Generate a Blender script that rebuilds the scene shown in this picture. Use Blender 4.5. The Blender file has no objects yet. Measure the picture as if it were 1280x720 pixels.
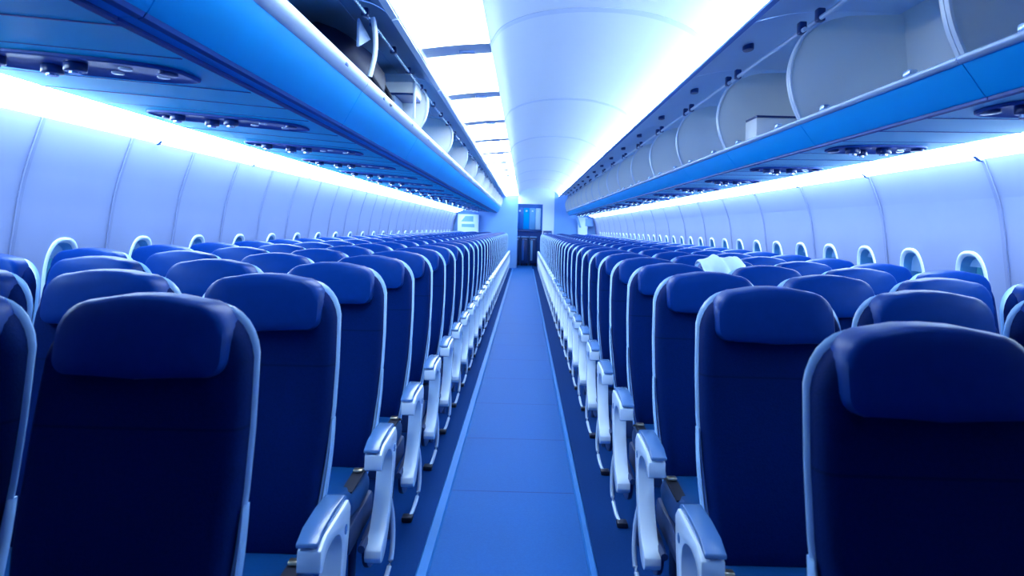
import bpy, bmesh, math, random
from mathutils import Vector, Matrix

random.seed(4)
SC = bpy.context.scene
COL = SC.collection
CAMZ = 1.405            # eye height; cross-sections below are given relative to the floor
Y_END = 27.0

# ------------------------------------------------------------------ materials
def mat(name, col, rough=0.5, metal=0.0, spec=0.5, noise=0.0, nscale=60.0, bump=0.0, emit=None, estr=0.0, coat=0.0, sheen=0.0, alpha=None, tint=None):
    m = bpy.data.materials.new(name); m.use_nodes = True
    nt = m.node_tree; b = nt.nodes['Principled BSDF']
    b.inputs['Base Color'].default_value = (*col, 1)
    b.inputs['Roughness'].default_value = rough
    b.inputs['Metallic'].default_value = metal
    b.inputs['Specular IOR Level'].default_value = spec
    b.inputs['Coat Weight'].default_value = coat
    if tint: b.inputs['Specular Tint'].default_value = (*tint, 1)
    b.inputs['Sheen Weight'].default_value = sheen
    b.inputs['Coat Roughness'].default_value = 0.3
    if sheen:
        b.inputs['Sheen Roughness'].default_value = 0.35
        b.inputs['Sheen Tint'].default_value = (0.55, 0.75, 1, 1)
    if noise or bump:
        tc = nt.nodes.new('ShaderNodeTexCoord')
        nz = nt.nodes.new('ShaderNodeTexNoise'); nz.inputs['Scale'].default_value = nscale; nz.inputs['Detail'].default_value = 5
        nt.links.new(tc.outputs['Object'], nz.inputs['Vector'])
        if noise:
            mx = nt.nodes.new('ShaderNodeMix'); mx.data_type = 'RGBA'
            mx.inputs[6].default_value = (*[c * (1 - noise) for c in col], 1)
            mx.inputs[7].default_value = (*[min(1, c * (1 + noise)) for c in col], 1)
            nt.links.new(nz.outputs['Fac'], mx.inputs[0]); nt.links.new(mx.outputs[2], b.inputs['Base Color'])
        if bump:
            bp = nt.nodes.new('ShaderNodeBump'); bp.inputs['Strength'].default_value = bump; bp.inputs['Distance'].default_value = 0.004
            nt.links.new(nz.outputs['Fac'], bp.inputs['Height']); nt.links.new(bp.outputs['Normal'], b.inputs['Normal'])
    if emit:
        b.inputs['Emission Color'].default_value = (*emit, 1); b.inputs['Emission Strength'].default_value = estr
    if alpha is not None:
        b.inputs['Alpha'].default_value = alpha
    return m

LIGHT = (0.46, 0.76, 1.0)
M = {
    'fabric':   mat('navy_seat_fabric', (0.0010, 0.0115, 0.092), 0.62, spec=0.06, noise=0.25, nscale=180, bump=0.25, tint=(0.12, 0.5, 1)),
    'headrest': mat('navy_headrest_leather', (0.0008, 0.030, 0.21), 0.45, spec=0.18, noise=0.1, nscale=40, bump=0.05, coat=0.06, tint=(0.12, 0.5, 1)),
    'cushion':  mat('lit_blue_seat_cushion', (0.003, 0.050, 0.19), 0.5, tint=(0.12, 0.5, 1), spec=0.4, noise=0.15, nscale=120, bump=0.1),  # navy lightened in the base colour so the cushion looks lit
    'shell':    mat('pale_blue_shell_plastic', (0.36, 0.62, 0.97), 0.25, spec=0.7),
    'arm':      mat('silver_armrest', (0.72, 0.86, 1.0), 0.24, spec=0.8),
    'pad':      mat('grey_blue_arm_pad', (0.07, 0.18, 0.42), 0.25, spec=0.8),
    'frame':    mat('dark_seat_frame', (0.010, 0.035, 0.130), 0.5),
    'steel':    mat('bright_steel', (0.55, 0.72, 0.95), 0.25, metal=0.9),
    'belt':     mat('black_belt_webbing', (0.006, 0.010, 0.03), 0.7, noise=0.2, nscale=200),
    'brass':    mat('buckle_metal', (0.42, 0.36, 0.26), 0.3, metal=0.9),
    'wall':     mat('lavender_wall_panel', (0.285, 0.335, 0.55), 0.5, spec=0.2, noise=0.04, nscale=3),
    'seam':     mat('panel_seam', (0.16, 0.30, 0.66), 0.5),
    'wallseam': mat('wall_joint', (0.215, 0.26, 0.46), 0.5),
    'bezel':    mat('window_bezel', (0.75, 0.88, 1.0), 0.3, spec=0.6),
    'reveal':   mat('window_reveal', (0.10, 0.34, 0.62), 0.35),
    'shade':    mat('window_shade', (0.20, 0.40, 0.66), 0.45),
    'bin':      mat('blue_bin_plastic', (0.001, 0.40, 0.96), 0.4, spec=0.25, tint=(0.12, 0.5, 1), noise=0.03, nscale=4),
    'psu':      mat('blue_service_panel', (0.004, 0.68, 0.98), 0.5, spec=0.1, tint=(0.12, 0.5, 1), noise=0.03, nscale=4),
    'psur':     mat('pale_service_panel', (0.30, 0.80, 0.99), 0.5, spec=0.15, noise=0.03, nscale=4),
    'dark':     mat('dark_blue_plastic', (0.006, 0.045, 0.21), 0.3, spec=0.6),
    'groove':   mat('groove_blue', (0.003, 0.075, 0.38), 0.5),
    'lip':      mat('white_lip_trim', (0.58, 0.74, 0.95), 0.25, metal=0.2, spec=0.6),
    'inside':   mat('grey_bin_lining', (0.94, 0.96, 0.93), 0.5, noise=0.03, nscale=5),
    'edge':     mat('pale_edge_trim', (0.75, 0.85, 0.97), 0.3),
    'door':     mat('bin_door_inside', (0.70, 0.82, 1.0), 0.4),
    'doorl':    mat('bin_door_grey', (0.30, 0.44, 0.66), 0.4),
    'black':    mat('black_rubber', (0.004, 0.008, 0.03), 0.45),
    'bag':      mat('dark_navy_bag', (0.004, 0.010, 0.045), 0.55, spec=0.15, bump=0.2, nscale=12),
    'ceil':     mat('ceiling_panel', (0.74, 0.84, 0.98), 0.42, spec=0.4, noise=0.02, nscale=2),
    'ceilrib':  mat('ceiling_rib', (0.60, 0.72, 0.94), 0.45),
    'crossbar': mat('lamp_crossbar', (0.86, 0.91, 0.98), 0.4),
    'lamp':     mat('light_diffuser', (0.9, 0.95, 1), 0.4, emit=(0.72, 0.88, 1.0), estr=7.0),
    'cove':     mat('cove_diffuser', (0.9, 0.95, 1), 0.4, emit=(0.62, 0.82, 1.0), estr=36),
    'strip':    mat('wall_wash_diffuser', (0.9, 0.95, 1), 0.4, emit=(0.54, 0.77, 1.0), estr=15),
    'led':      mat('reading_lamp_lens', (0.6, 0.8, 1.0), 0.2, emit=(0.5, 0.75, 1), estr=0.05),
    'galleyfill': mat('galley_fill_glow', (0.8, 0.9, 1), 0.4, emit=(0.34, 0.66, 1.0), estr=9),  # glow of the fill light added in the galley
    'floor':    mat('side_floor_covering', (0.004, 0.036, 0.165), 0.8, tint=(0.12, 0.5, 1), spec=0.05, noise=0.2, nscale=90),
    'track':    mat('aisle_edge_strip', (0.03, 0.18, 0.52), 0.5, tint=(0.2, 0.6, 1), spec=0.15),
    'bulk':     mat('pale_bulkhead', (0.15, 0.36, 0.74), 0.4),
    'bulkw':    mat('white_bulkhead', (0.62, 0.76, 0.96), 0.4),
    'cloth':    mat('white_cloth', (0.60, 0.76, 0.97), 0.6, bump=0.2, nscale=30),
    'galley':   mat('galley_blue', (0.015, 0.15, 0.60), 0.4),
    'galleyl':  mat('galley_pale', (0.16, 0.42, 0.80), 0.4),
    'hull':     mat('cabin_hull', (0.30, 0.42, 0.70), 0.6),
}

# aisle carpet: fine mottled weave with cross seams every 1.1 m
def carpet():
    m = bpy.data.materials.new('blue_aisle_carpet'); m.use_nodes = True
    nt = m.node_tree; b = nt.nodes['Principled BSDF']; L = nt.links
    tc = nt.nodes.new('ShaderNodeTexCoord')
    nz = nt.nodes.new('ShaderNodeTexNoise'); nz.inputs['Scale'].default_value = 130; nz.inputs['Detail'].default_value = 4
    L.new(tc.outputs['Object'], nz.inputs['Vector'])
    mx = nt.nodes.new('ShaderNodeMix'); mx.data_type = 'RGBA'
    mx.inputs[6].default_value = (0.008, 0.080, 0.30, 1); mx.inputs[7].default_value = (0.016, 0.130, 0.43, 1)
    L.new(nz.outputs['Fac'], mx.inputs[0])
    sx = nt.nodes.new('ShaderNodeSeparateXYZ'); L.new(tc.outputs['Object'], sx.inputs[0])
    md = nt.nodes.new('ShaderNodeMath'); md.operation = 'PINGPONG'; md.inputs[1].default_value = 0.52
    L.new(sx.outputs['Y'], md.inputs[0])
    lt = nt.nodes.new('ShaderNodeMath'); lt.operation = 'LESS_THAN'; lt.inputs[1].default_value = 0.007
    L.new(md.outputs[0], lt.inputs[0])
    m2 = nt.nodes.new('ShaderNodeMix'); m2.data_type = 'RGBA'; m2.inputs[7].default_value = (0.012, 0.06, 0.24, 1)
    L.new(lt.outputs[0], m2.inputs[0]); L.new(mx.outputs[2], m2.inputs[6]); L.new(m2.outputs[2], b.inputs['Base Color'])
    b.inputs['Roughness'].default_value = 0.6; b.inputs['Specular IOR Level'].default_value = 0.12; b.inputs['Specular Tint'].default_value = (0.12, 0.5, 1, 1)
    bp = nt.nodes.new('ShaderNodeBump'); bp.inputs['Strength'].default_value = 0.25; bp.inputs['Distance'].default_value = 0.003
    L.new(nz.outputs['Fac'], bp.inputs['Height']); L.new(bp.outputs['Normal'], b.inputs['Normal'])
    return m
M['carpet'] = carpet()

def stitched(m):
    # a stitched seam across each seat back
    nt = m.node_tree; b = nt.nodes['Principled BSDF']; L = nt.links
    src = b.inputs['Base Color'].links[0].from_socket
    tc = nt.nodes.new('ShaderNodeTexCoord'); sx = nt.nodes.new('ShaderNodeSeparateXYZ'); L.new(tc.outputs['Object'], sx.inputs[0])
    cp = nt.nodes.new('ShaderNodeMath'); cp.operation = 'COMPARE'; cp.inputs[1].default_value = .985; cp.inputs[2].default_value = .0028
    L.new(sx.outputs['Z'], cp.inputs[0])
    mx = nt.nodes.new('ShaderNodeMix'); mx.data_type = 'RGBA'; mx.inputs[7].default_value = (.0009, .009, .066, 1)
    L.new(cp.outputs[0], mx.inputs[0]); L.new(src, mx.inputs[6]); L.new(mx.outputs[2], b.inputs['Base Color'])
stitched(M['fabric'])

def pane_mat():
    m = bpy.data.materials.new('window_acrylic'); m.use_nodes = True
    nt = m.node_tree; nt.nodes.remove(nt.nodes['Principled BSDF'])
    out = nt.nodes['Material Output']
    t = nt.nodes.new('ShaderNodeBsdfTransparent'); t.inputs[0].default_value = (0.62, 0.86, 0.95, 1)
    g = nt.nodes.new('ShaderNodeBsdfGlossy'); g.inputs['Roughness'].default_value = 0.08
    mx = nt.nodes.new('ShaderNodeMixShader'); mx.inputs[0].default_value = 0.25
    nt.links.new(t.outputs[0], mx.inputs[1]); nt.links.new(g.outputs[0], mx.inputs[2]); nt.links.new(mx.outputs[0], out.inputs[0])
    return m
M['pane'] = pane_mat()

# ------------------------------------------------------------------ mesh helpers
def mesh_from(name, verts, faces, material, smooth=True, angle=40):
    me = bpy.data.meshes.new(name)
    me.from_pydata([tuple(v) for v in verts], [], faces)
    bm = bmesh.new(); bm.from_mesh(me)
    bmesh.ops.remove_doubles(bm, verts=bm.verts, dist=1e-5)
    bmesh.ops.recalc_face_normals(bm, faces=bm.faces)
    bm.to_mesh(me); bm.free()
    me.materials.append(material)
    if smooth:
        me.polygons.foreach_set('use_smooth', [True] * len(me.polygons))
        me.set_sharp_from_angle(angle=math.radians(angle))
    return me

def link(name, me, parent=None):
    o = bpy.data.objects.new(name, me); COL.objects.link(o)
    if parent: o.parent = parent
    return o

def part(name, geo, material, parent=None, bevel=0.0, seg=2, angle=40):
    v, f = geo
    me = mesh_from(name, v, f, material, angle=angle)
    if bevel:
        bm = bmesh.new(); bm.from_mesh(me)
        ed = [e for e in bm.edges if len(e.link_faces) == 2 and e.calc_face_angle(0) > 0.6]
        bmesh.ops.bevel(bm, geom=ed, offset=bevel, segments=seg, profile=0.5, affect='EDGES', clamp_overlap=True)
        bm.to_mesh(me); bm.free()
        me.polygons.foreach_set('use_smooth', [True] * len(me.polygons))
        me.set_sharp_from_angle(angle=math.radians(angle))
    return link(name, me, parent)

def box(x0, x1, y0, y1, z0, z1):
    v = [(x, y, z) for x in (x0, x1) for y in (y0, y1) for z in (z0, z1)]
    f = [(0, 1, 3, 2), (4, 6, 7, 5), (0, 4, 5, 1), (2, 3, 7, 6), (0, 2, 6, 4), (1, 5, 7, 3)]
    return v, f

def merge(*geos):
    V, F = [], []
    for v, f in geos:
        n = len(V); V += list(v); F += [tuple(i + n for i in q) for q in f]
    return V, F

def extrude_xz(poly, y0, y1):
    """closed (x,z) polygon swept along y"""
    n = len(poly)
    v = [(x, y0, z) for x, z in poly] + [(x, y1, z) for x, z in poly]
    f = [(i, (i + 1) % n, n + (i + 1) % n, n + i) for i in range(n)] + [tuple(range(n))[::-1], tuple(range(n, 2 * n))]
    return v, f

def extrude_yz(poly, x0, x1):
    n = len(poly)
    v = [(x0, y, z) for y, z in poly] + [(x1, y, z) for y, z in poly]
    f = [(i, (i + 1) % n, n + (i + 1) % n, n + i) for i in range(n)] + [tuple(range(n))[::-1], tuple(range(n, 2 * n))]
    return v, f

def ribbon(line, t, side=1):
    """open polyline -> closed polygon of thickness t (offset to one side)"""
    off = []
    n = len(line)
    for i, (x, z) in enumerate(line):
        ax, az = line[max(0, i - 1)]; bx, bz = line[min(n - 1, i + 1)]
        dx, dz = bx - ax, bz - az; l = math.hypot(dx, dz) or 1
        off.append((x - side * dz / l * t, z + side * dx / l * t))
    return list(line) + off[::-1]

def smooth_line(pts, n=6):
    """Catmull-Rom through the points"""
    P = [Vector(p) for p in pts]; out = []
    for i in range(len(P) - 1):
        p0 = P[max(0, i - 1)]; p1 = P[i]; p2 = P[i + 1]; p3 = P[min(len(P) - 1, i + 2)]
        for k in range(n):
            t = k / n
            out.append(tuple(0.5 * ((2 * p1) + (p2 - p0) * t + (2 * p0 - 5 * p1 + 4 * p2 - p3) * t * t + (3 * p1 - p0 - 3 * p2 + p3) * t ** 3)))
    out.append(tuple(P[-1]))
    return out

def tube(path, r, n=8):
    P = [Vector(p) for p in path]; V, F = [], []
    for i, p in enumerate(P):
        t = (P[min(i + 1, len(P) - 1)] - P[max(i - 1, 0)]).normalized()
        a = t.cross(Vector((0, 0, 1)) if abs(t.z) < .8 else Vector((0, 1, 0)))
        a.normalize(); b = t.cross(a)
        rr = r[i] if isinstance(r, (list, tuple)) else r
        for k in range(n):
            c = 2 * math.pi * k / n
            V.append(p + a * math.cos(c) * rr + b * math.sin(c) * rr)
    for i in range(len(P) - 1):
        for k in range(n):
            F.append((i * n + k, i * n + (k + 1) % n, (i + 1) * n + (k + 1) % n, (i + 1) * n + k))
    F.append(tuple(range(n))[::-1]); F.append(tuple(range((len(P) - 1) * n, len(P) * n)))
    return V, F

def disc_z(cx, cy, z0, z1, rx, ry, n=14):
    v = [(cx + rx * math.cos(2 * math.pi * i / n), cy + ry * math.sin(2 * math.pi * i / n), z) for z in (z0, z1) for i in range(n)]
    f = [(i, (i + 1) % n, n + (i + 1) % n, n + i) for i in range(n)] + [tuple(range(n))[::-1], tuple(range(n, 2 * n))]
    return v, f

def pillow(outline, place, front, back, crown=0.0, boxy=False):
    """puffy pad over a closed 2-D outline: place(u, v, depth) -> xyz, depth > 0 towards the viewer"""
    n = len(outline)
    cu = sum(p[0] for p in outline) / n; cv = sum(p[1] for p in outline) / n
    rings = [(1.0, 0.0), (0.992, 0.38), (0.965, 0.70), (0.92, 0.90), (0.84, 1.0), (0.6, 1.0 + crown * 0.6), (0.3, 1.0 + crown)]
    if boxy: rings = [(1.0, 0.0), (1.0, 0.45), (0.988, 0.74), (0.955, 0.93), (0.89, 1.0), (0.6, 1.0 + crown * 0.6), (0.3, 1.0 + crown)]
    V, F = [], []
    def side(sign, depth):
        idx = []
        for s, d in rings:
            row = []
            for u, v in outline:
                V.append(place(cu + (u - cu) * s, cv + (v - cv) * s, sign * depth * d)); row.append(len(V) - 1)
            idx.append(row)
        for a, b in zip(idx, idx[1:]):
            for i in range(n):
                F.append((a[i], a[(i + 1) % n], b[(i + 1) % n], b[i]))
        V.append(place(cu, cv, sign * depth * (1 + crown))); c = len(V) - 1
        for i in range(n): F.append((idx[-1][i], idx[-1][(i + 1) % n], c))
    side(1, front); side(-1, back)
    return V, F

def tag(o, label=None, cat=None, group=None, kind=None):
    if label: o['label'] = label
    if cat: o['category'] = cat
    if group: o['group'] = group
    if kind: o['kind'] = kind
    return o

def empty(name, loc, label, cat, group=None):
    o = bpy.data.objects.new(name, None); COL.objects.link(o)
    o.location = loc; o.empty_display_size = 0.05
    return tag(o, label, cat, group)

def copy_tree(root, keep=None):
    r = root.copy(); COL.objects.link(r)
    def rec(src, dst):
        for ch in list(src.children):
            if keep and not keep(ch): continue
            c = ch.copy(); COL.objects.link(c); c.parent = dst
            rec(ch, c)
    rec(root, r)
    return r

def struct(name, geo, material, angle=40, bevel=0.0):
    return tag(part(name, geo, material, angle=angle, bevel=bevel), kind='structure')

ORD = ['', 'first', 'second', 'third', 'fourth', 'fifth', 'sixth', 'seventh', 'eighth', 'ninth', 'tenth', 'eleventh', 'twelfth', 'thirteenth',
       'fourteenth', 'fifteenth', 'sixteenth', 'seventeenth', 'eighteenth', 'nineteenth', 'twentieth'] + \
      ['twenty-' + s for s in ('first', 'second', 'third', 'fourth', 'fifth', 'sixth', 'seventh', 'eighth', 'ninth')] + \
      ['thirtieth', 'thirty-first', 'thirty-second', 'thirty-third', 'thirty-fourth']

# ------------------------------------------------------------------ cabin shell
Y0 = -2.2
STRIP = {-1: ((2.33, CAMZ + .477), (2.10, CAMZ + .567)), 1: ((2.33, CAMZ + .413), (2.15, CAMZ + .473))}

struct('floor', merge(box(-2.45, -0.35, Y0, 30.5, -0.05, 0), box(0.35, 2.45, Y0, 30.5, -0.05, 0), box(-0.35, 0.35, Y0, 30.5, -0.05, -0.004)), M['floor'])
struct('floor_carpet', box(-0.338, 0.310, Y0, 30.4, -0.004, 0.004), M['carpet'])
for nm, x0, x1 in (('trim_1', -0.392, -0.339), ('trim_2', 0.311, 0.348)):
    struct(nm, extrude_xz([(x0, 0), (x0 + .008, .010), (x1 - .008, .010), (x1, 0)], Y0, 26.9), M['track'])

def wall_profile(side):
    top = STRIP[side][0]
    pts = [(2.40, 0.0), (2.46, 0.35), (2.495, 0.75), (2.49, 1.05), (2.460, 1.32), (2.42, 1.58), top]
    return smooth_line(pts, 8)

def prof_at(pr, z):
    for a, b in zip(pr, pr[1:]):
        if a[1] <= z <= b[1] + 1e-9:
            t = (z - a[1]) / ((b[1] - a[1]) or 1); return a[0] + (b[0] - a[0]) * t
    return pr[-1][0]

WZ0, WZ1 = 0.62, 1.62            # band that carries the window cut-outs
HW, HH = 0.135, 0.195
HCS = {-1: 1.072, 1: 1.125}  # half width, half height, centre of the opening

def hole_pt(t, grow=0.0):
    c, s = math.cos(t), math.sin(t); e = 2 / 2.7
    return ((HW + grow) * math.copysign(abs(c) ** e, c), (HH + grow) * math.copysign(abs(s) ** e, s))

def side_wall(side, centres, pitch):
    HC = HCS[side]
    pr = wall_profile(side)
    V, F = [], []
    def P(y, z): return (side * prof_at(pr, z), y, z)
    def strip(y0, y1, zs):
        n = len(V)
        for z in zs: V.extend((P(y0, z), P(y1, z)))
        for i in range(len(zs) - 1): F.append((n + 2 * i, n + 2 * i + 1, n + 2 * i + 3, n + 2 * i + 2))
    ztop = pr[-1][1]
    low = [0, .1, .2, .35, .5, WZ0]; high = [WZ1 + (ztop - WZ1) * i / 5 for i in range(6)]
    mid = [WZ0 + (WZ1 - WZ0) * i / 10 for i in range(11)]
    ya, yb = centres[0] - pitch / 2, centres[-1] + pitch / 2
    strip(Y0, ya, low + mid[1:] + high[1:]); strip(yb, 30.5, low + mid[1:] + high[1:])
    N = 40
    for yc in centres:
        y0, y1 = yc - pitch / 2, yc + pitch / 2
        strip(y0, y1, low); strip(y0, y1, high)
        rings = []
        for k in range(5):
            f = k / 4; row = []
            for i in range(N):
                t = 2 * math.pi * i / N; hy, hz = hole_pt(t)
                # matching point of the cell's rectangle, same direction
                dy, dz = hy, hz
                zc = HC
                sy = (pitch / 2) / abs(dy) if abs(dy) > 1e-9 else 1e9
                sz = ((WZ1 - zc) if dz > 0 else (zc - WZ0)) / abs(dz) if abs(dz) > 1e-9 else 1e9
                s = min(sy, sz)
                q = 1 + (s - 1) * f
                V.append(P(yc + dy * q, zc + dz * q)); row.append(len(V) - 1)
            rings.append(row)
        for a, b in zip(rings, rings[1:]):
            for i in range(N): F.append((a[i], a[(i + 1) % N], b[(i + 1) % N], b[i]))
        # corner fills
        last = rings[-1]
        for cy, cz in ((y0, WZ0), (y1, WZ0), (y1, WZ1), (y0, WZ1)):
            best = None
            for i in range(N):
                a, b = V[last[i]], V[last[(i + 1) % N]]
                ona = abs(a[1] - cy) < 1e-6; onb = abs(b[1] - cy) < 1e-6
                oza = abs(a[2] - cz) < 1e-6; ozb = abs(b[2] - cz) < 1e-6
                if (ona and ozb and not oza) or (oza and onb and not ona): best = i
            if best is not None:
                V.append(P(cy, cz)); F.append((last[best], last[(best + 1) % N], len(V) - 1))
    nm = 'wall_left' if side < 0 else 'wall_right'
    me = mesh_from(nm, V, F, M['wall'], angle=50)
    return tag(link(nm, me), kind='structure')

WIN = {-1: ([3.36 + .865 * i for i in range(27)], .865), 1: ([2.99 + .66 * i for i in range(35)], .66)}
SEE = {-1: 14, 1: 17}
wn = 0
def make_window(side, yc, k):
    global wn
    wn += 1; HC = HCS[side]
    pr = wall_profile(side)
    root = bpy.data.objects.new('window_%d' % wn, None); COL.objects.link(root); root.location = (side * 2.47, yc, HC); tag(root, kind='structure')
    N = 36
    def loop(grow, out):
        r = []
        for i in range(N):
            hy, hz = hole_pt(2 * math.pi * i / N, grow); x = prof_at(pr, HC + hz) + out - 2.47
            r.append((side * x, hy, hz))
        return r
    def shell(ls):
        V = [p for l in ls for p in l]; F = []
        for a in range(len(ls) - 1):
            for i in range(N): F.append((a * N + i, a * N + (i + 1) % N, (a + 1) * N + (i + 1) % N, (a + 1) * N + i))
        return V, F
    part('window_frame', shell([loop(.024, .004), loop(.021, -.007), loop(.010, -.011), loop(.0, -.007), loop(-.006, .004)]), M['bezel'], root)
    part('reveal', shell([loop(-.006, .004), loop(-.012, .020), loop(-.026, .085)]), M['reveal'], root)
    l = loop(-.024, .080); V = l + [(side * (.080 + prof_at(pr, HC) - 2.47), 0, 0)]
    part('pane', (V, [(i, (i + 1) % N, N) for i in range(N)]), M['pane'], root)
    # pull-down shade, drawn a little way down from the top
    drop = (0.045, 0.075, 0.05, 0.11)[k % 4]
    top = [p for p in loop(-.016, .050) if p[2] > HH - .016 - drop]
    top.sort(key=lambda p: p[1])
    zz = HH - .016 - drop
    V = top + [(p[0], p[1], zz) for p in top]; n = len(top)
    V2 = V + [(p[0] + side * .006, p[1], p[2]) for p in V]
    F = [(i, i + 1, n + i + 1, n + i) for i in range(n - 1)]
    F += [tuple(2 * n + j for j in q)[::-1] for q in F] + [(n + i, n + i + 1, 3 * n + i + 1, 3 * n + i) for i in range(n - 1)]
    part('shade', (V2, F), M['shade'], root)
for side in (-1, 1):
    cs, w = WIN[side]
    side_wall(side, cs, w)
    for k, yc in enumerate(cs):
        make_window(side, yc, k)
# vertical panel seams on the side walls
tn = 2
for side in (-1, 1):
    cs, w = WIN[side]; pr = wall_profile(side)
    step = 1 if side < 0 else 2
    for yc in cs[::step]:
        y = yc - w / 2; tn += 1
        line = [(side * (x - .003), z) for x, z in pr if z > .3]
        struct('trim_%d' % tn, extrude_xz(ribbon(line, .008, side), y - .016, y + .010), M['wallseam'])

# outer hull over the bins and end walls
struct('ceiling_upper', box(-2.56, 2.56, Y0, 30.5, 2.86, 2.90), M['hull'])
struct('wall_upper_left', box(-2.56, -2.50, Y0, 30.5, 1.76, 2.86), M['hull'])
struct('wall_upper_right', box(2.50, 2.56, Y0, 30.5, 1.70, 2.86), M['hull'])
struct('wall_rear', box(-2.5, 2.5, Y0 - .05, Y0, 0, 2.9), M['hull'])
struct('wall_front', box(-2.6, 2.6, 30.5, 30.55, 0, 2.9), M['galley'])

# ceiling vault between the two rows of lamps
CL = [(-.235, CAMZ + 1.152), (-.15, CAMZ + 1.27), (.08, CAMZ + 1.36), (.42, CAMZ + 1.395), (.76, CAMZ + 1.37), (1.02, CAMZ + 1.28), (1.17, CAMZ + 1.15)]
struct('ceiling', extrude_xz(ribbon(smooth_line(CL, 6), .02, 1), Y0, 30.5), M['ceil'])
for k in range(7):
    y = 1.52 + 3.44 * k
    tn += 1
    struct('trim_%d' % tn, extrude_xz(ribbon([(x, z - .004) for x, z in smooth_line(CL, 6)], .0035, 1), y - .05, y + .05), M['ceilrib'])

# ------------------------------------------------------------------ repeated ceiling and bin modules
def lamp_left(y0, y1):
    root = empty('ceiling_light', (-.45, (y0 + y1) / 2, CAMZ + 1.12), '', 'light', 'ceiling light panels left of the vault'); h = (y1 - y0) / 2
    line = [(-.215, -.020), (-.10, -.004), (.03, .012), (.21, .026)]
    part('diffuser', extrude_xz(ribbon(line, .012, 1), -h + .30, h - .004), M['lamp'], root)
    part('crossbar', extrude_xz(ribbon([(x, z + .004) for x, z in line], .018, 1), -h, -h + .30), M['crossbar'], root)
    part('edge_trim', extrude_xz([(-.245, -.052), (-.216, -.047), (-.212, .0), (-.24, .0)], -h, h), M['edge'], root)
    part('latch', disc_z(.06, -h + .16, -.004, .012, .050, .018), M['seam'], root)
    return root
def lamp_right(y0, y1):
    # lamp lying behind the door edge, shining up into the vault
    root = empty('cove_light', (1.17, (y0 + y1) / 2, CAMZ + 1.11), '', 'light', 'cove lights along the right side of the vault'); h = (y1 - y0) / 2
    part('diffuser', extrude_xz([(-.030, .000), (.012, .024), (.020, .008), (-.018, -.012)], -h + .004, h - .004), M['cove'], root)
    part('edge_trim', extrude_xz([(-.034, -.022), (-.012, -.030), (.026, .004), (.022, .010), (-.016, -.014), (-.034, -.006)], -h, h), M['seam'], root)
    return root
NL = 15
for k in range(NL):
    y0 = 1.45 + 1.72 * k
    a = lamp_left(y0, y0 + 1.72); a['label'] = '%s white ceiling light panel from the camera, along the left side of the vault' % ORD[k + 1]
for k in range(10):
    y0 = 1.0 + 2.6 * k
    a = lamp_right(y0, y0 + 2.6); a['label'] = '%s glowing cove light from the camera, along the right edge of the vault' % ORD[k + 1]

def wall_light(side, y0, y1):
    (xa, za), (xb, zb) = STRIP[side]
    root = empty('light_strip', (side * xa, (y0 + y1) / 2, za), '', 'light', 'wall wash light strips'); h = (y1 - y0) / 2
    dx, dz = xb - xa, zb - za
    line = [(side * dx * t, dz * t - .006 * math.sin(math.pi * t)) for t in (0, .25, .5, .75, 1)]
    part('diffuser', extrude_xz(ribbon(line, .012, 1 if side < 0 else -1), -h + .003, h - .003), M['strip'], root)
    part('clip', extrude_xz([(side * -.02, -.010), (side * -.005, -.014), (side * -.05, .0 + dz * .25)], -h - .0, -h + .035), M['seam'], root)
    return root
for side, w in ((-1, 1.73), (1, 1.32)):
    word = 'left' if side < 0 else 'right'
    k = 0; y = 1.47 if side < 0 else 1.33
    while y < 26.3:
        y1 = min(y + w, 26.6)
        a = wall_light(side, y, y1); k += 1
        a['label'] = '%s white light strip from the camera, above the %s side wall' % (ORD[k], word)
        y += w

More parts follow.
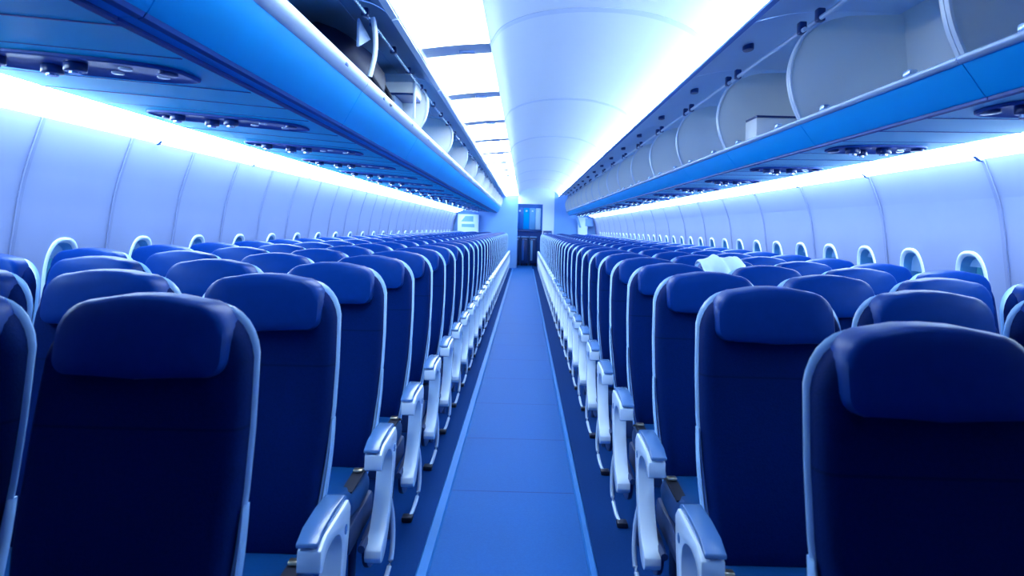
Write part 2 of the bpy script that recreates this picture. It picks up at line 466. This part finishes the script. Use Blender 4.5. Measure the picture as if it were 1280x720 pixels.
# --- passenger service panels under the bins
PSU_L = [(-2.102, CAMZ + .563), (-1.55, CAMZ + .526), (-1.035, CAMZ + .490)]
PSU_R = [(2.152, CAMZ + .469), (1.84, CAMZ + .465), (1.535, CAMZ + .460)]
def service_unit(side):
    line = PSU_L if side < 0 else PSU_R
    cx, cz = line[1]
    cx = (line[0][0] + line[-1][0]) / 2; cz = (line[0][1] + line[-1][1]) / 2
    root = empty('service_panel', (cx, 0, cz), '', 'service panel', 'passenger service panels under the bins')
    loc = [(x - cx, z - cz) for x, z in line]
    part('panel', extrude_xz(ribbon(loc, .012, 1 if side < 0 else -1), -.694, .694), M['psu' if side < 0 else 'psur'], root)
    part('joint', extrude_xz(ribbon([(x, z - .002) for x, z in loc], .010, 1 if side < 0 else -1), -.706, -.694), M['groove'], root)
    for y_ in (-.30, .30):
        part('cover_joint', extrude_xz(ribbon([(x * .97, z - .0015) for x, z in loc], .008, 1 if side < 0 else -1), y_ - .004, y_ + .004), M['groove'], root)
    def zat(x):
        (x0, z0), (x1, z1) = loc[0], loc[-1]
        return z0 + (z1 - z0) * (x - x0) / (x1 - x0)
    a, b = (loc[0][0] * .72, loc[-1][0] * .80)
    if a > b: a, b = b, a
    # recessed dark tray, a long rounded lozenge across the panel
    N = 28; V = []
    for g, dz in ((1.0, -.001), (1.0, -.010), (.93, -.013), (.86, -.006)):
        for i in range(N):
            c, s = math.cos(2 * math.pi * i / N), math.sin(2 * math.pi * i / N); e = .62
            x = (a + b) / 2 + (b - a) / 2 * math.copysign(abs(c) ** e, c) * (1 - (1 - g) * .3); y = .19 * g * math.copysign(abs(s) ** e, s)
            V.append((x, y, zat(x) + dz))
    F = [(r * N + i, r * N + (i + 1) % N, (r + 1) * N + (i + 1) % N, (r + 1) * N + i) for r in range(3) for i in range(N)] + [tuple(range(3 * N, 4 * N))]
    tray = part('tray', (V, F), M['groove'], root)
    for i in range(3):
        x = a + (b - a) * (.20 + .17 * i); z = zat(x)
        nz = part('air_nozzle', disc_z(x, -.06 + .10 * (i % 2), z - .036, z - .006, .036, .040), M['dark'], root, bevel=.004)
        part('nozzle_ring', disc_z(x, -.06 + .10 * (i % 2), z - .044, z - .034, .020, .022), M['steel'], nz)
    for i in range(3):
        x = a + (b - a) * (.64 + .10 * i); z = zat(x)
        part('reading_lamp', disc_z(x, .06 - .11 * (i % 2), z - .013, z - .006, .020, .028), M['led'], root, bevel=.003)
    for i in range(2):
        x = a + (b - a) * (.08 + .84 * i); z = zat(x)
        part('call_button', disc_z(x, .05 * (-1) ** i, z - .018, z - .006, .026, .05), M['dark'], root, bevel=.002)
    return root
protos = {s: service_unit(s) for s in (-1, 1)}
for side in (-1, 1):
    word = 'left' if side < 0 else 'right'
    for k in range(18):
        o = protos[side] if k == 0 else copy_tree(protos[side])
        o.location.y = 1.30 + 1.40 * k
        o['label'] = '%s blue service panel from the camera, under the %s bins' % (ORD[k + 1], word)

# --- overhead bins
def bin_left(ln):
    """origin at the front lip, centred along y; bin opens towards +x"""
    ox, oz = -.85, CAMZ + .68
    g = lambda pts: [(x - ox, CAMZ + z - oz) for x, z in pts]
    root = empty('overhead_bin', (ox, 0, oz), '', 'overhead bin', 'open overhead bins along the left side'); h = ln / 2 - .003
    part('bucket', extrude_xz(g([(-1.030, .497), (-.965, .500), (-.94, .512), (-.85, .680), (-.835, .725), (-.86, .735), (-.9, .69), (-1.0, .61), (-1.9, .61), (-1.9, .58), (-1.03, .56)]), -h, h), M['bin'], root)
    part('groove', extrude_xz(g([(-1.033, .488), (-1.012, .489), (-1.012, .510), (-1.028, .510)]), -h, h), M['groove'], root)
    part('lower_trim', extrude_xz(g([(-.966, .494), (-.950, .499), (-.940, .515), (-.966, .512)]), -h, h), M['groove'], root)
    part('lip_trim', extrude_xz(smooth_ring(g([(-.848, .684), (-.822, .715), (-.815, .748), (-.828, .760), (-.85, .745), (-.856, .715)])), -h, h), M['lip'], root)
    part('back_panel', extrude_xz(g([(-1.9, .57), (-1.88, .57), (-1.80, 1.18), (-1.82, 1.18)]), -h, h), M['inside'], root)
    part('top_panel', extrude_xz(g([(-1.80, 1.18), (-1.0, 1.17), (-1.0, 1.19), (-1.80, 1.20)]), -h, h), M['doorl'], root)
    poly = g(smooth_line([(-.855, .735), (-.805, .83), (-.785, .93), (-.80, 1.02), (-.87, 1.09), (-1.0, 1.13), (-1.3, 1.15)], 4) + [(-1.80, 1.16), (-1.88, .60)])
    edge = g(smooth_line([(-.850, .745), (-.80, .83), (-.780, .93), (-.795, 1.022), (-.868, 1.096), (-1.0, 1.137)], 5))
    for s in (-1, 1):
        e = part('end_panel', extrude_xz(poly, s * h - (.012 if s > 0 else 0), s * h + (.012 if s < 0 else 0)), M['inside'], root)
        part('edge_trim', extrude_xz(ribbon(edge, .012, -1), s * h - (.022 if s > 0 else 0), s * h + (.022 if s < 0 else 0)), M['edge'], e)
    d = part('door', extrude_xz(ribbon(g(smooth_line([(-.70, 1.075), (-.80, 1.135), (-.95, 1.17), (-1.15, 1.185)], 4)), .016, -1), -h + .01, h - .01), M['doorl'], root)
    part('door_edge', extrude_xz(g([(-.705, 1.055), (-.672, 1.062), (-.676, 1.092), (-.702, 1.088)]), -h + .01, h - .01), M['edge'], d)
    tp = g([(-.815, 1.055)])[0]
    rod = part('torque_tube', tube([(tp[0], -h + .03, tp[1]), (tp[0], h - .03, tp[1])], .009), M['steel'], root)
    for y in (-h + .10, -h * .3, h * .3, h - .10):
        part('bracket', box(tp[0] - .022, tp[0] + .014, y - .022, y + .022, tp[1] - .014, tp[1] + .03), M['dark'], root, bevel=.006)
    for y in (-h * .55, h * .55):
        part('latch', box(.010, .034, y - .030, y + .030, .038, .062), M['groove'], root, bevel=.006)
    return root

def smooth_ring(pts, n=4):
    P = [pts[-1]] + list(pts) + [pts[0], pts[1]]
    out = smooth_line(P, n)
    return out[n: -n - 1 + 0][:len(pts) * n]

def bin_right(ln):
    ox, oz = 1.42, CAMZ + .56
    g = lambda pts: [(x - ox, CAMZ + z - oz) for x, z in pts]
    root = empty('overhead_bin', (ox, 0, oz), '', 'overhead bin', 'open overhead bins along the right side'); h = ln / 2 - .003
    part('bucket', extrude_xz(g([(1.532, .464), (1.50, .466), (1.494, .472), (1.421, .570), (1.420, .578), (1.44, .585), (1.47, .55), (1.55, .52), (2.02, .53), (2.02, .51), (1.60, .492), (1.532, .488)]), -h, h), M['bin'], root)
    part('groove', extrude_xz(g([(1.505, .455), (1.528, .455), (1.528, .475), (1.505, .475)]), -h, h), M['groove'], root)
    part('lip_trim', extrude_xz(smooth_ring(g([(1.416, .570), (1.402, .580), (1.402, .592), (1.414, .598), (1.435, .592), (1.435, .578)])), -h, h), M['lip'], root)
    part('back_panel', extrude_xz(g([(2.02, .51), (2.0, .51), (1.93, 1.16), (1.95, 1.16)]), -h, h), M['inside'], root)
    part('top_panel', extrude_xz(g([(1.95, 1.16), (1.55, 1.165), (1.55, 1.185), (1.95, 1.18)]), -h, h), M['door'], root)
    poly = g(smooth_line([(1.43, .585), (1.385, .70), (1.365, .82), (1.385, .93), (1.44, 1.03), (1.53, 1.10), (1.65, 1.135)], 4) + [(1.94, 1.15), (2.0, .52)])
    edge = g(smooth_line([(1.425, .595), (1.381, .70), (1.361, .82), (1.381, .932), (1.437, 1.035), (1.53, 1.106)], 5))
    for s in (-1, 1):
        e = part('end_panel', extrude_xz(poly, s * h - (.012 if s > 0 else 0), s * h + (.012 if s < 0 else 0)), M['inside'], root)
        part('edge_trim', extrude_xz(ribbon(edge, .010, 1), s * h - (.024 if s > 0 else 0), s * h + (.024 if s < 0 else 0)), M['edge'], e)
    part('door', extrude_xz(ribbon(g(smooth_line([(1.150, 1.088), (1.28, 1.125), (1.42, 1.15), (1.60, 1.16)], 4)), .016, 1), -h + .004, h - .004), M['door'], root)
    tp = g([(1.445, 1.075)])[0]
    part('torque_tube', tube([(tp[0], -h + .03, tp[1]), (tp[0], h - .03, tp[1])], .012), M['edge'], root)
    for y in (-h + .09, h - .16):
        part('bracket', box(tp[0] - .016, tp[0] + .022, y - .026, y + .026, tp[1] - .014, tp[1] + .05), M['dark'], root, bevel=.006)
    part('door_catch', disc_z(tp[0] - .115, -h * .1, tp[1] + .030, tp[1] + .068, .030, .060), M['dark'], root, bevel=.004)
    for y in (-h * .55, h * .55):
        part('latch', box(-.020, .012, y - .028, y + .028, .034, .058), M['steel'], root, bevel=.006)
    return root

LB = bin_left(2.1); RB = bin_right(1.5)
def end_side(ch):
    ys = [v.co.y for v in ch.data.vertices]
    return 1 if sum(ys) > 0 else -1
for k in range(13):
    drop = {1: 1, 2: -1}.get(k, 0)     # no partition between these two bins, only a slim post
    o = LB if k == 0 else copy_tree(LB, keep=lambda ch: not (drop and ch.name.startswith('end_panel') and end_side(ch) == drop))
    if k == 2:
        part('post', tube(smooth_line([(.038, -1.035, .085), (.062, -1.035, .20), (.060, -1.035, .31), (.045, -1.035, .39)], 4), .013, 10), M['edge'], o)
        part('gusset', extrude_yz([(-1.02, .39), (-.72, .35), (-1.02, .24)], -.04, -.025), M['doorl'], o, bevel=.004)
    o.location.y = .90 + 2.1 * k
    o['label'] = '%s open blue overhead bin from the camera, along the left side' % ORD[k + 1]
for k in range(17):
    o = RB if k == 0 else copy_tree(RB)
    o.location.y = 1.80 + 1.5 * k
    o['label'] = '%s open blue overhead bin from the camera, along the right side' % ORD[k + 1]
# shelf board inside some of the bins on the photo: a low divider with a dark pocket
def bin_shelf(x0, x1, y, z0, z1, label):
    root = empty('locker_box', ((x0 + x1) / 2, y, z0), label, 'box'); w = (x1 - x0) / 2
    part('casing', box(-w, w, 0, .26, 0, z1 - z0), M['inside'], root, bevel=.008)
    part('top_gasket', box(-w, w, -.006, .25, z1 - z0, z1 - z0 + .012), M['dark'], root)
    part('pocket', box(-.10, .02, -.008, .01, .04, .13), M['groove'], root, bevel=.006)
bin_shelf(1.50, 1.96, 5.10, CAMZ + .535, CAMZ + .76, 'pale grey box with a dark top edge inside the third open right bin')
root = empty('locker_box', (-1.29, 5.72, CAMZ + .617), 'grey box split by a dark line, filling an open left overhead bin', 'box')
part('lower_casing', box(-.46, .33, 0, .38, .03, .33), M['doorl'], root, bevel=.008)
part('top_gasket', box(-.46, .462, -.004, .38, .33, .345), M['dark'], root)
part('upper_casing', box(-.46, .47, 0, .38, .345, .485), M['inside'], root, bevel=.008)
part('edge_trim', box(.462, .480, -.006, .02, .16, .49), M['edge'], root, bevel=.004)

# dark soft bag in the nearest left bin
def bag():
    root = empty('soft_bag', (-1.30, 4.75, CAMZ + .61 + .015), 'dark navy soft bag lying in an open left overhead bin near the camera', 'bag')
    N = 20; V, F = [], []
    L = [(-.62, .30), (-.60, .75), (-.52, .95), (-.3, 1.0), (0, 1.03), (.3, 1.0), (.5, .92), (.58, .7), (.60, .3)]
    for yy, s in L:
        for i in range(N):
            t = 2 * math.pi * i / N; c, sn = math.cos(t), math.sin(t); e = .7
            V.append((0.40 * s * math.copysign(abs(c) ** e, c), yy, .235 + .23 * s * math.copysign(abs(sn) ** e, sn) * (1 + .06 * math.sin(5 * yy + 3 * t))))
    for r in range(len(L) - 1):
        for i in range(N): F.append((r * N + i, r * N + (i + 1) % N, (r + 1) * N + (i + 1) % N, (r + 1) * N + i))
    F.append(tuple(range(N))[::-1]); F.append(tuple(range((len(L) - 1) * N, len(L) * N)))
    part('body', (V, F), M['bag'], root)
    pts = smooth_line([(.36, -.28, .30), (.45, -.2, .16), (.47, 0, .10), (.45, .2, .16), (.36, .28, .30)], 4)
    part('handle', tube(pts, .014), M['belt'], root)
bag()

# ------------------------------------------------------------------ seats
def rec(v, d): return 0.225 * (v - 1.16) - d       # reclined back: y for height v and depth d

def outline_back(grow=0.0, top=1.225, bot=.43):
    half = [(.175, bot), (.190, .50), (.205, .62), (.216, .74), (.222, .86), (.222, .98), (.219, 1.06)]
    cx, cz, rx, rz = .110, 1.10, .108, top - 1.10
    for i in range(1, 9):
        a = math.pi / 2 * i / 8
        half.append((cx + rx * math.cos(a), cz + rz * math.sin(a)))
    half.append((.055, top + .004))
    if grow: half = [(u + grow, v + (grow if v > 1.1 else 0)) for u, v in half]
    return half + [(-u, v) for u, v in half[::-1]]

def outline_head():
    p = []
    w, b, t = .176, 1.085, 1.236
    for cx, cz, r, a0 in ((w - .034, b + .036, .034, -90), (w - .070, t - .070, .070, 0)):
        for i in range(7):
            a = math.radians(a0 + 90 * i / 6); p.append((cx + r * math.cos(a), cz + r * math.sin(a)))
    p.append((.05, t + .010))
    p = [(.0, b - .004), (.07, b)] + p + [(0, t + .012)]
    q = [(-u, v) for u, v in p[1:-1]][::-1]
    return p + q

def arm_geo(x0, x1):
    front = smooth_line([(-.530, .572), (-.505, .566), (-.475, .592), (-.400, .603), (-.330, .585), (-.300, .545), (-.312, .470), (-.352, .390), (-.410, .325), (-.470, .300), (-.492, .282)], 5)
    back = smooth_line([(-.496, .258), (-.480, .238), (-.440, .236), (-.385, .262), (-.330, .320), (-.275, .400), (-.240, .480), (-.215, .560), (-.205, .620)], 5)
    poly = front + back + [(-.235, .646), (-.47, .640), (-.525, .622)]
    return extrude_yz(poly, x0, x1)

def pad_geo(x0, x1):
    return extrude_yz([(-.203, .628), (-.228, .656), (-.25, .663), (-.36, .666), (-.47, .658), (-.524, .640), (-.528, .628), (-.47, .638), (-.238, .642)], x0, x1)

def leg_geo(x, y0, y1, r=.013):
    return tube(smooth_line([(x - .02, y0 + .03, .33), (x - .012, y0, .22), (x + .004, y0 + (y1 - y0) * .5, .11), (x, y1, .012)], 4), r)

def make_seat(aisle, s, full=True):
    """aisle: +1 armrest towards +x, -1 towards -x, 0 none (inner seat)"""
    root = empty('passenger_seat', (0, 0, 0), '', 'airplane seat')
    part('shell', pillow(outline_back(.005), lambda u, v, d: (u, rec(v, d - .004), v), .010, .015), M['shell'], root)
    part('backrest', pillow(outline_back(-.005), lambda u, v, d: (u, rec(v, d) - .004 - .018 * math.exp(-((v - .66) / .16) ** 2) * (1 if d > .02 else 0), v), .052, .004, .05), M['fabric'], root)
    part('headrest', pillow(outline_head(), lambda u, v, d: (u, rec(v, d + .028) + .10 * u * u, v), .062, .040, .08, True), M['headrest'], root)
    cu = [(.215 * math.copysign(abs(math.cos(t)) ** .35, math.cos(t)), -.375 + .225 * math.copysign(abs(math.sin(t)) ** .35, math.sin(t))) for t in [2 * math.pi * i / 32 for i in range(32)]]
    part('seat_cushion', pillow(cu, lambda u, v, d: (u, v, .425 + d + .10 * max(0, -(v + .375)) ), .055, .045, .08), M['cushion'], root)
    vs = [.43 + .40 * i / 12 for i in range(13)]
    def edge_u(v): return .187 + .036 * math.sin(min(1, (v - .43) / .40) * math.pi / 2) + .007
    ring = []
    for v in vs:
        w_ = .005 * math.sin(math.pi * min(1, (v - .40) / .46)) + .002
        ring.append([(s * (edge_u(v) + dx * w_ - .008), rec(v, .010 + dy * .5 - .012) , v) for dx, dy in ((-1, -.02), (-.2, -.034), (1, -.03), (1, .025), (.2, .035), (-1, .0))])
    n_ = 6; V_ = [p for r_ in ring for p in r_]
    F_ = [(a * n_ + i, a * n_ + (i + 1) % n_, (a + 1) * n_ + (i + 1) % n_, (a + 1) * n_ + i) for a in range(12) for i in range(n_)] + [tuple(range(n_))[::-1], tuple(range(12 * n_, 13 * n_))]
    part('side_cover', (V_, F_), M['shell'], root)
    part('seat_frame', box(-.215, .215, -.56, -.16, .29, .385), M['frame'], root, bevel=.012)
    if aisle:
        a = part('armrest', arm_geo(*sorted((s * .250, s * .308))), M['arm'], root, bevel=.005)
        part('arm_pad', pad_geo(*sorted((s * .246, s * .300))), M['pad'], a, bevel=.004)
        part('pivot_cap', tube([(s * .300, -.262, .575), (s * .3095, -.262, .575)], .014, 12), M['pad'], a)
        part('end_panel', extrude_yz(smooth_line([(-.43, .30), (-.40, .20), (-.30, .15), (-.12, .15), (-.06, .22), (-.06, .32)], 4), *sorted((s * .225, s * .245))), M['frame'], root, bevel=.006)
        for path, r in (([(.268, -.10, .34), (.282, -.09, .24), (.286, -.12, .12), (.272, -.19, .04), (.255, -.24, .012)], .0095),):
            l = part('leg', tube(smooth_line([(s * p[0], p[1], p[2]) for p in path], 5), r, 10), M['lip'], root)
            part('foot', box(*sorted((s * .225, s * .275)), -.275, -.215, 0, .026), M['black'], l, bevel=.006)
        part('leg', tube([(s * .20, -.44, .30), (s * .20, -.46, .0)], .014, 10), M['frame'], root)
        part('leg_rail', tube([(s * .245, -.52, .30), (s * .245, -.06, .30)], .013), M['frame'], root)
    if full:
        # inner armrest shared with the next seat outward
        x = -s * .24
        part('inner_armrest', extrude_yz(smooth_line([(-.20, .60), (-.23, .635), (-.34, .640), (-.47, .632), (-.50, .60), (-.46, .592), (-.30, .595)], 4), x - .018, x + .018), M['pad'], root, bevel=.006)
        part('arm_post', extrude_yz([(-.19, .61), (-.26, .61), (-.25, .44), (-.17, .44)], x - .012, x + .012), M['frame'], root, bevel=.004)
        b = part('belt', extrude_yz(ribbon(smooth_line([(-.20, .47), (-.27, .492), (-.36, .492), (-.44, .489), (-.50, .488)], 4), .006, 1), s * .165, s * .205), M['belt'], root)
        part('buckle', extrude_yz([(-.29, .499), (-.293, .509), (-.320, .509), (-.325, .498)], s * .168, s * .204), M['brass'], b, bevel=.005)
        for y in (-.46, -.16):
            if not aisle:
                for sx in (-.19, .19):
                    part('leg', tube([(sx, y, .30), (sx, y - .01, .0)], .013), M['frame'], root)
        if aisle:
            part('leg', tube([(-s * .19, -.30, .30), (-s * .19, -.31, .0)], .014), M['frame'], root)
    return root

protoseat = {}
for a, s_ in ((-1, -1), (1, 1), (-2, -1), (2, 1)):
    protoseat[a] = make_seat(a if abs(a) == 1 else 0, s_)
used = set()
COLX = {1: .760, 2: 1.235, 3: 1.70, 4: 2.165}
NROW = 32
COLW = {1: 'aisle', 2: 'second', 3: 'third', 4: 'window'}
SKIP = {(-1, 1, 3), (-1, 1, 4), (-1, 2, 4), (1, 1, 2), (1, 1, 3), (1, 1, 4), (1, 2, 4)}
for side in (-1, 1):
    word = 'left' if side < 0 else 'right'
    for r in range(1, NROW + 1):
        for c in range(1, 5):
            if (side, r, c) in SKIP: continue
            kind = -side * (1 if c == 1 else 2)
            if r <= 14:
                if kind in used: o = copy_tree(protoseat[kind])
                else: o = protoseat[kind]; used.add(kind)
            else:
                o = copy_tree(protoseat[kind], keep=lambda ch: ch.name.split('.')[0] in ('shell', 'backrest', 'headrest', 'seat_frame', 'armrest', 'leg'))
            y = 1.60 + .79 * (r - 1)
            if r == 1: y = 1.47 if side > 0 else 1.66
            o.location = (side * COLX[c] + (.0 if c == 1 else 0), y, 0.0)
            o['group'] = 'seats in the rows %s of the aisle' % word
            rowtxt = ('nearest row' if r == 1 else '%s row from the camera' % ORD[r])
            look = {1: 'navy aisle seat with silver armrest', 2: 'navy seat next to the aisle seat', 3: 'navy seat third out from the aisle', 4: 'navy seat against the side wall'}[c]
            o['label'] = '%s, %s, %s side' % (look, rowtxt, word)

# white cloth bunched over a headrest on the right
def cloth():
    root_y = 1.60 + .79 * 4
    N, Mx = 26, 22; V, F = [], []
    for j in range(Mx + 1):
        t = j / Mx                      # from front hem over the top to the back hem
        a = math.pi * (t - .5)
        for i in range(N + 1):
            u = i / N * 2 - 1
            w = .138 * (1 - .10 * abs(math.sin(a)))
            fold = .009 * math.sin(7 * u + 3 * math.sin(4 * t) + 1) + .004 * math.sin(13 * u + 9 * t)
            y = -.020 + (.118 + fold) * math.sin(a)
            z = 1.180 + (.085 + fold - .032 * abs(u) ** 3.0) * math.cos(a) - (.02 + .012 * math.sin(4 * u)) * abs(math.sin(a)) ** 4
            V.append((w * u + .006 * math.sin(11 * t + 4 * u), y, z))
    for j in range(Mx):
        for i in range(N):
            q = j * (N + 1) + i; F.append((q, q + 1, q + N + 2, q + N + 1))
    me = mesh_from('headrest_cloth', V, F, M['cloth'], angle=180)
    o = link('headrest_cloth', me); o.location = (COLX[2] - .035, root_y, 0)
    md = o.modifiers.new('thick', 'SOLIDIFY'); md.thickness = .004
    tag(o, 'white crumpled cloth draped over a navy headrest, right of the aisle', 'cloth')
cloth()

# ------------------------------------------------------------------ far end of the cabin
struct('wall_partition', merge(box(-2.5, -.50, 27.2, 27.26, 0, 2.86), box(-.50, -.24, 27.2, 27.26, 0, 2.86)), M['bulk'])
struct('wall_partition_right', box(1.02, 2.5, 27.2, 27.26, 0, 2.86), M['bulk'])
struct('wall_doorside', box(.62, 1.02, 27.2, 27.26, 0, 2.86), M['bulkw'])
struct('trim_header', box(-.24, .62, 27.2, 27.26, 2.24, 2.86), M['bulkw'])
def closet(x0, x1, label, side):
    root = empty('closet', ((x0 + x1) / 2, 26.9, 0), label, 'closet'); w = abs(x1 - x0) / 2
    part('body', box(-w, w, 0, .24, 0, CAMZ + .42), M['bulkw'], root, bevel=.01)
    if side < 0:
        part('upper_recess', extrude_xz([(-.24, CAMZ + .17), (.18, CAMZ + .17), (.18, CAMZ + .36), (-.10, CAMZ + .36)], -.012, 0), M['bulk'], root)
        part('lower_recess', box(-.22, .22, -.012, 0, CAMZ - .02, CAMZ + .09), M['bulk'], root)
    else:
        part('divider', extrude_xz([(-.12, CAMZ + .06), (-.05, CAMZ + .06), (-.16, CAMZ + .40), (-.26, CAMZ + .40)], -.014, 0), M['bulk'], root)
        part('recess', box(.08, .34, -.012, 0, CAMZ + .12, CAMZ + .38), M['bulk'], root)
closet(-2.30, -1.58, 'white closet by the far left wall, with a dark slanted recess above', -1)
closet(1.84, 2.16, 'white closet by the far right wall, with a dark slanted divider', 1)

# galley seen through the far doorway
gl = empty('galley_fill_light', (.14, 28.6, 2.50), 'added pale blue fill light brightening the galley beyond the far doorway', 'light')  # fill light added to brighten the otherwise dark galley
part('fill_housing', box(-.6, .6, -.35, .35, 0, .36), M['bulkw'], gl, bevel=.01)
part('diffuser', box(-.55, .55, -.30, .30, -.02, .0), M['galleyfill'], gl)
g = empty('galley_unit', (.14, 29.3, 0), 'dark blue galley unit beyond the far end of the aisle', 'galley')
part('cabinet', merge(box(-.90, .90, .30, .9, 0, 2.5)), M['galley'], g)
for i, (x0, x1, m) in enumerate(((-.46, -.20, 'galley'), (-.19, .03, 'bin'), (.04, .26, 'galleyl'), (.27, .46, 'bulkw'))):
    d = part('locker_door', box(x0, x1, .27, .30, 1.36, 2.16), M[m], g, bevel=.01)
    part('latch', box((x0 + x1) / 2 - .03, (x0 + x1) / 2 + .03, .255, .272, 2.02, 2.08), M['edge'], d)
part('worktop', box(-.9, .9, .12, .30, 1.26, 1.32), M['dark'], g, bevel=.008)
for i, x in enumerate((-.30, .02, .34)):
    t = empty('galley_cart', (x, 29.25, 0), ('leftmost', 'middle', 'rightmost')[i] + ' dark service cart in the galley beyond the far doorway', 'cart', 'service carts in the galley')
    part('body', box(-.13, .13, -.05, .30, .10, 1.05), M['dark'], t, bevel=.012)
    part('top_tray', box(-.14, .14, -.06, .30, 1.05, 1.09), M['galleyl'], t, bevel=.008)
    part('door_panel', box(-.10, -.02, -.065, -.05, .2, .95), M['galleyl'] if i != 1 else M['galley'], t, bevel=.006)
    part('handle', tube([(-.09, -.09, .98), (.09, -.09, .98)], .012), M['steel'], t)
    for sx in (-.10, .10):
        for sy in (0, .25):
            part('wheel', tube([(sx - .015, sy, .05), (sx + .015, sy, .05)], .05, 14), M['black'], t)
rk = empty('literature_rack', (.80, 27.17, 0), 'narrow dark blue rack against the white wall, right of the far doorway', 'rack')
part('frame', box(-.15, .15, -.10, .03, 0.25, 1.33), M['dark'], rk, bevel=.01)
for i in range(5):
    for s in (-1, 1):
        part('pocket', box(s * .07 - .05, s * .07 + .05, -.125, -.10, .32 + .2 * i, .45 + .2 * i), M['galleyl'] if (i + s) % 3 else M['bulkw'], rk, bevel=.006)

# ------------------------------------------------------------------ daylight outside the windows
w = bpy.data.worlds.new('sky'); SC.world = w; w.use_nodes = True
bg = w.node_tree.nodes['Background']; bg.inputs[0].default_value = (0.10, 0.50, 0.98, 1); bg.inputs[1].default_value = 0.30

# ------------------------------------------------------------------ camera
cam = bpy.data.cameras.new('camera'); co = bpy.data.objects.new('camera', cam); COL.objects.link(co); SC.camera = co
cam.sensor_width = 36; cam.lens = 36 * 980 / 1280
cam.clip_start = .02; cam.clip_end = 100
ROLL = math.radians(1.5)
co.matrix_world = Matrix.Translation((.012, 0, CAMZ)) @ Matrix.Rotation(ROLL * -1, 4, 'Y') @ Matrix.Rotation(math.pi / 2, 4, 'X')
cam.shift_x = -16 / 1280; cam.shift_y = -75 / 1280
cam.dof.use_dof = True; cam.dof.focus_distance = 4.5; cam.dof.aperture_fstop = 5.6

SC.view_settings.view_transform = 'Standard'; SC.view_settings.look = 'None'
SC.view_settings.gamma = 1; SC.view_settings.use_curve_mapping = False
SC.view_settings.exposure = 0.7
SC.cycles.use_denoising = True
SC.cycles.max_bounces = 8; SC.cycles.diffuse_bounces = 5
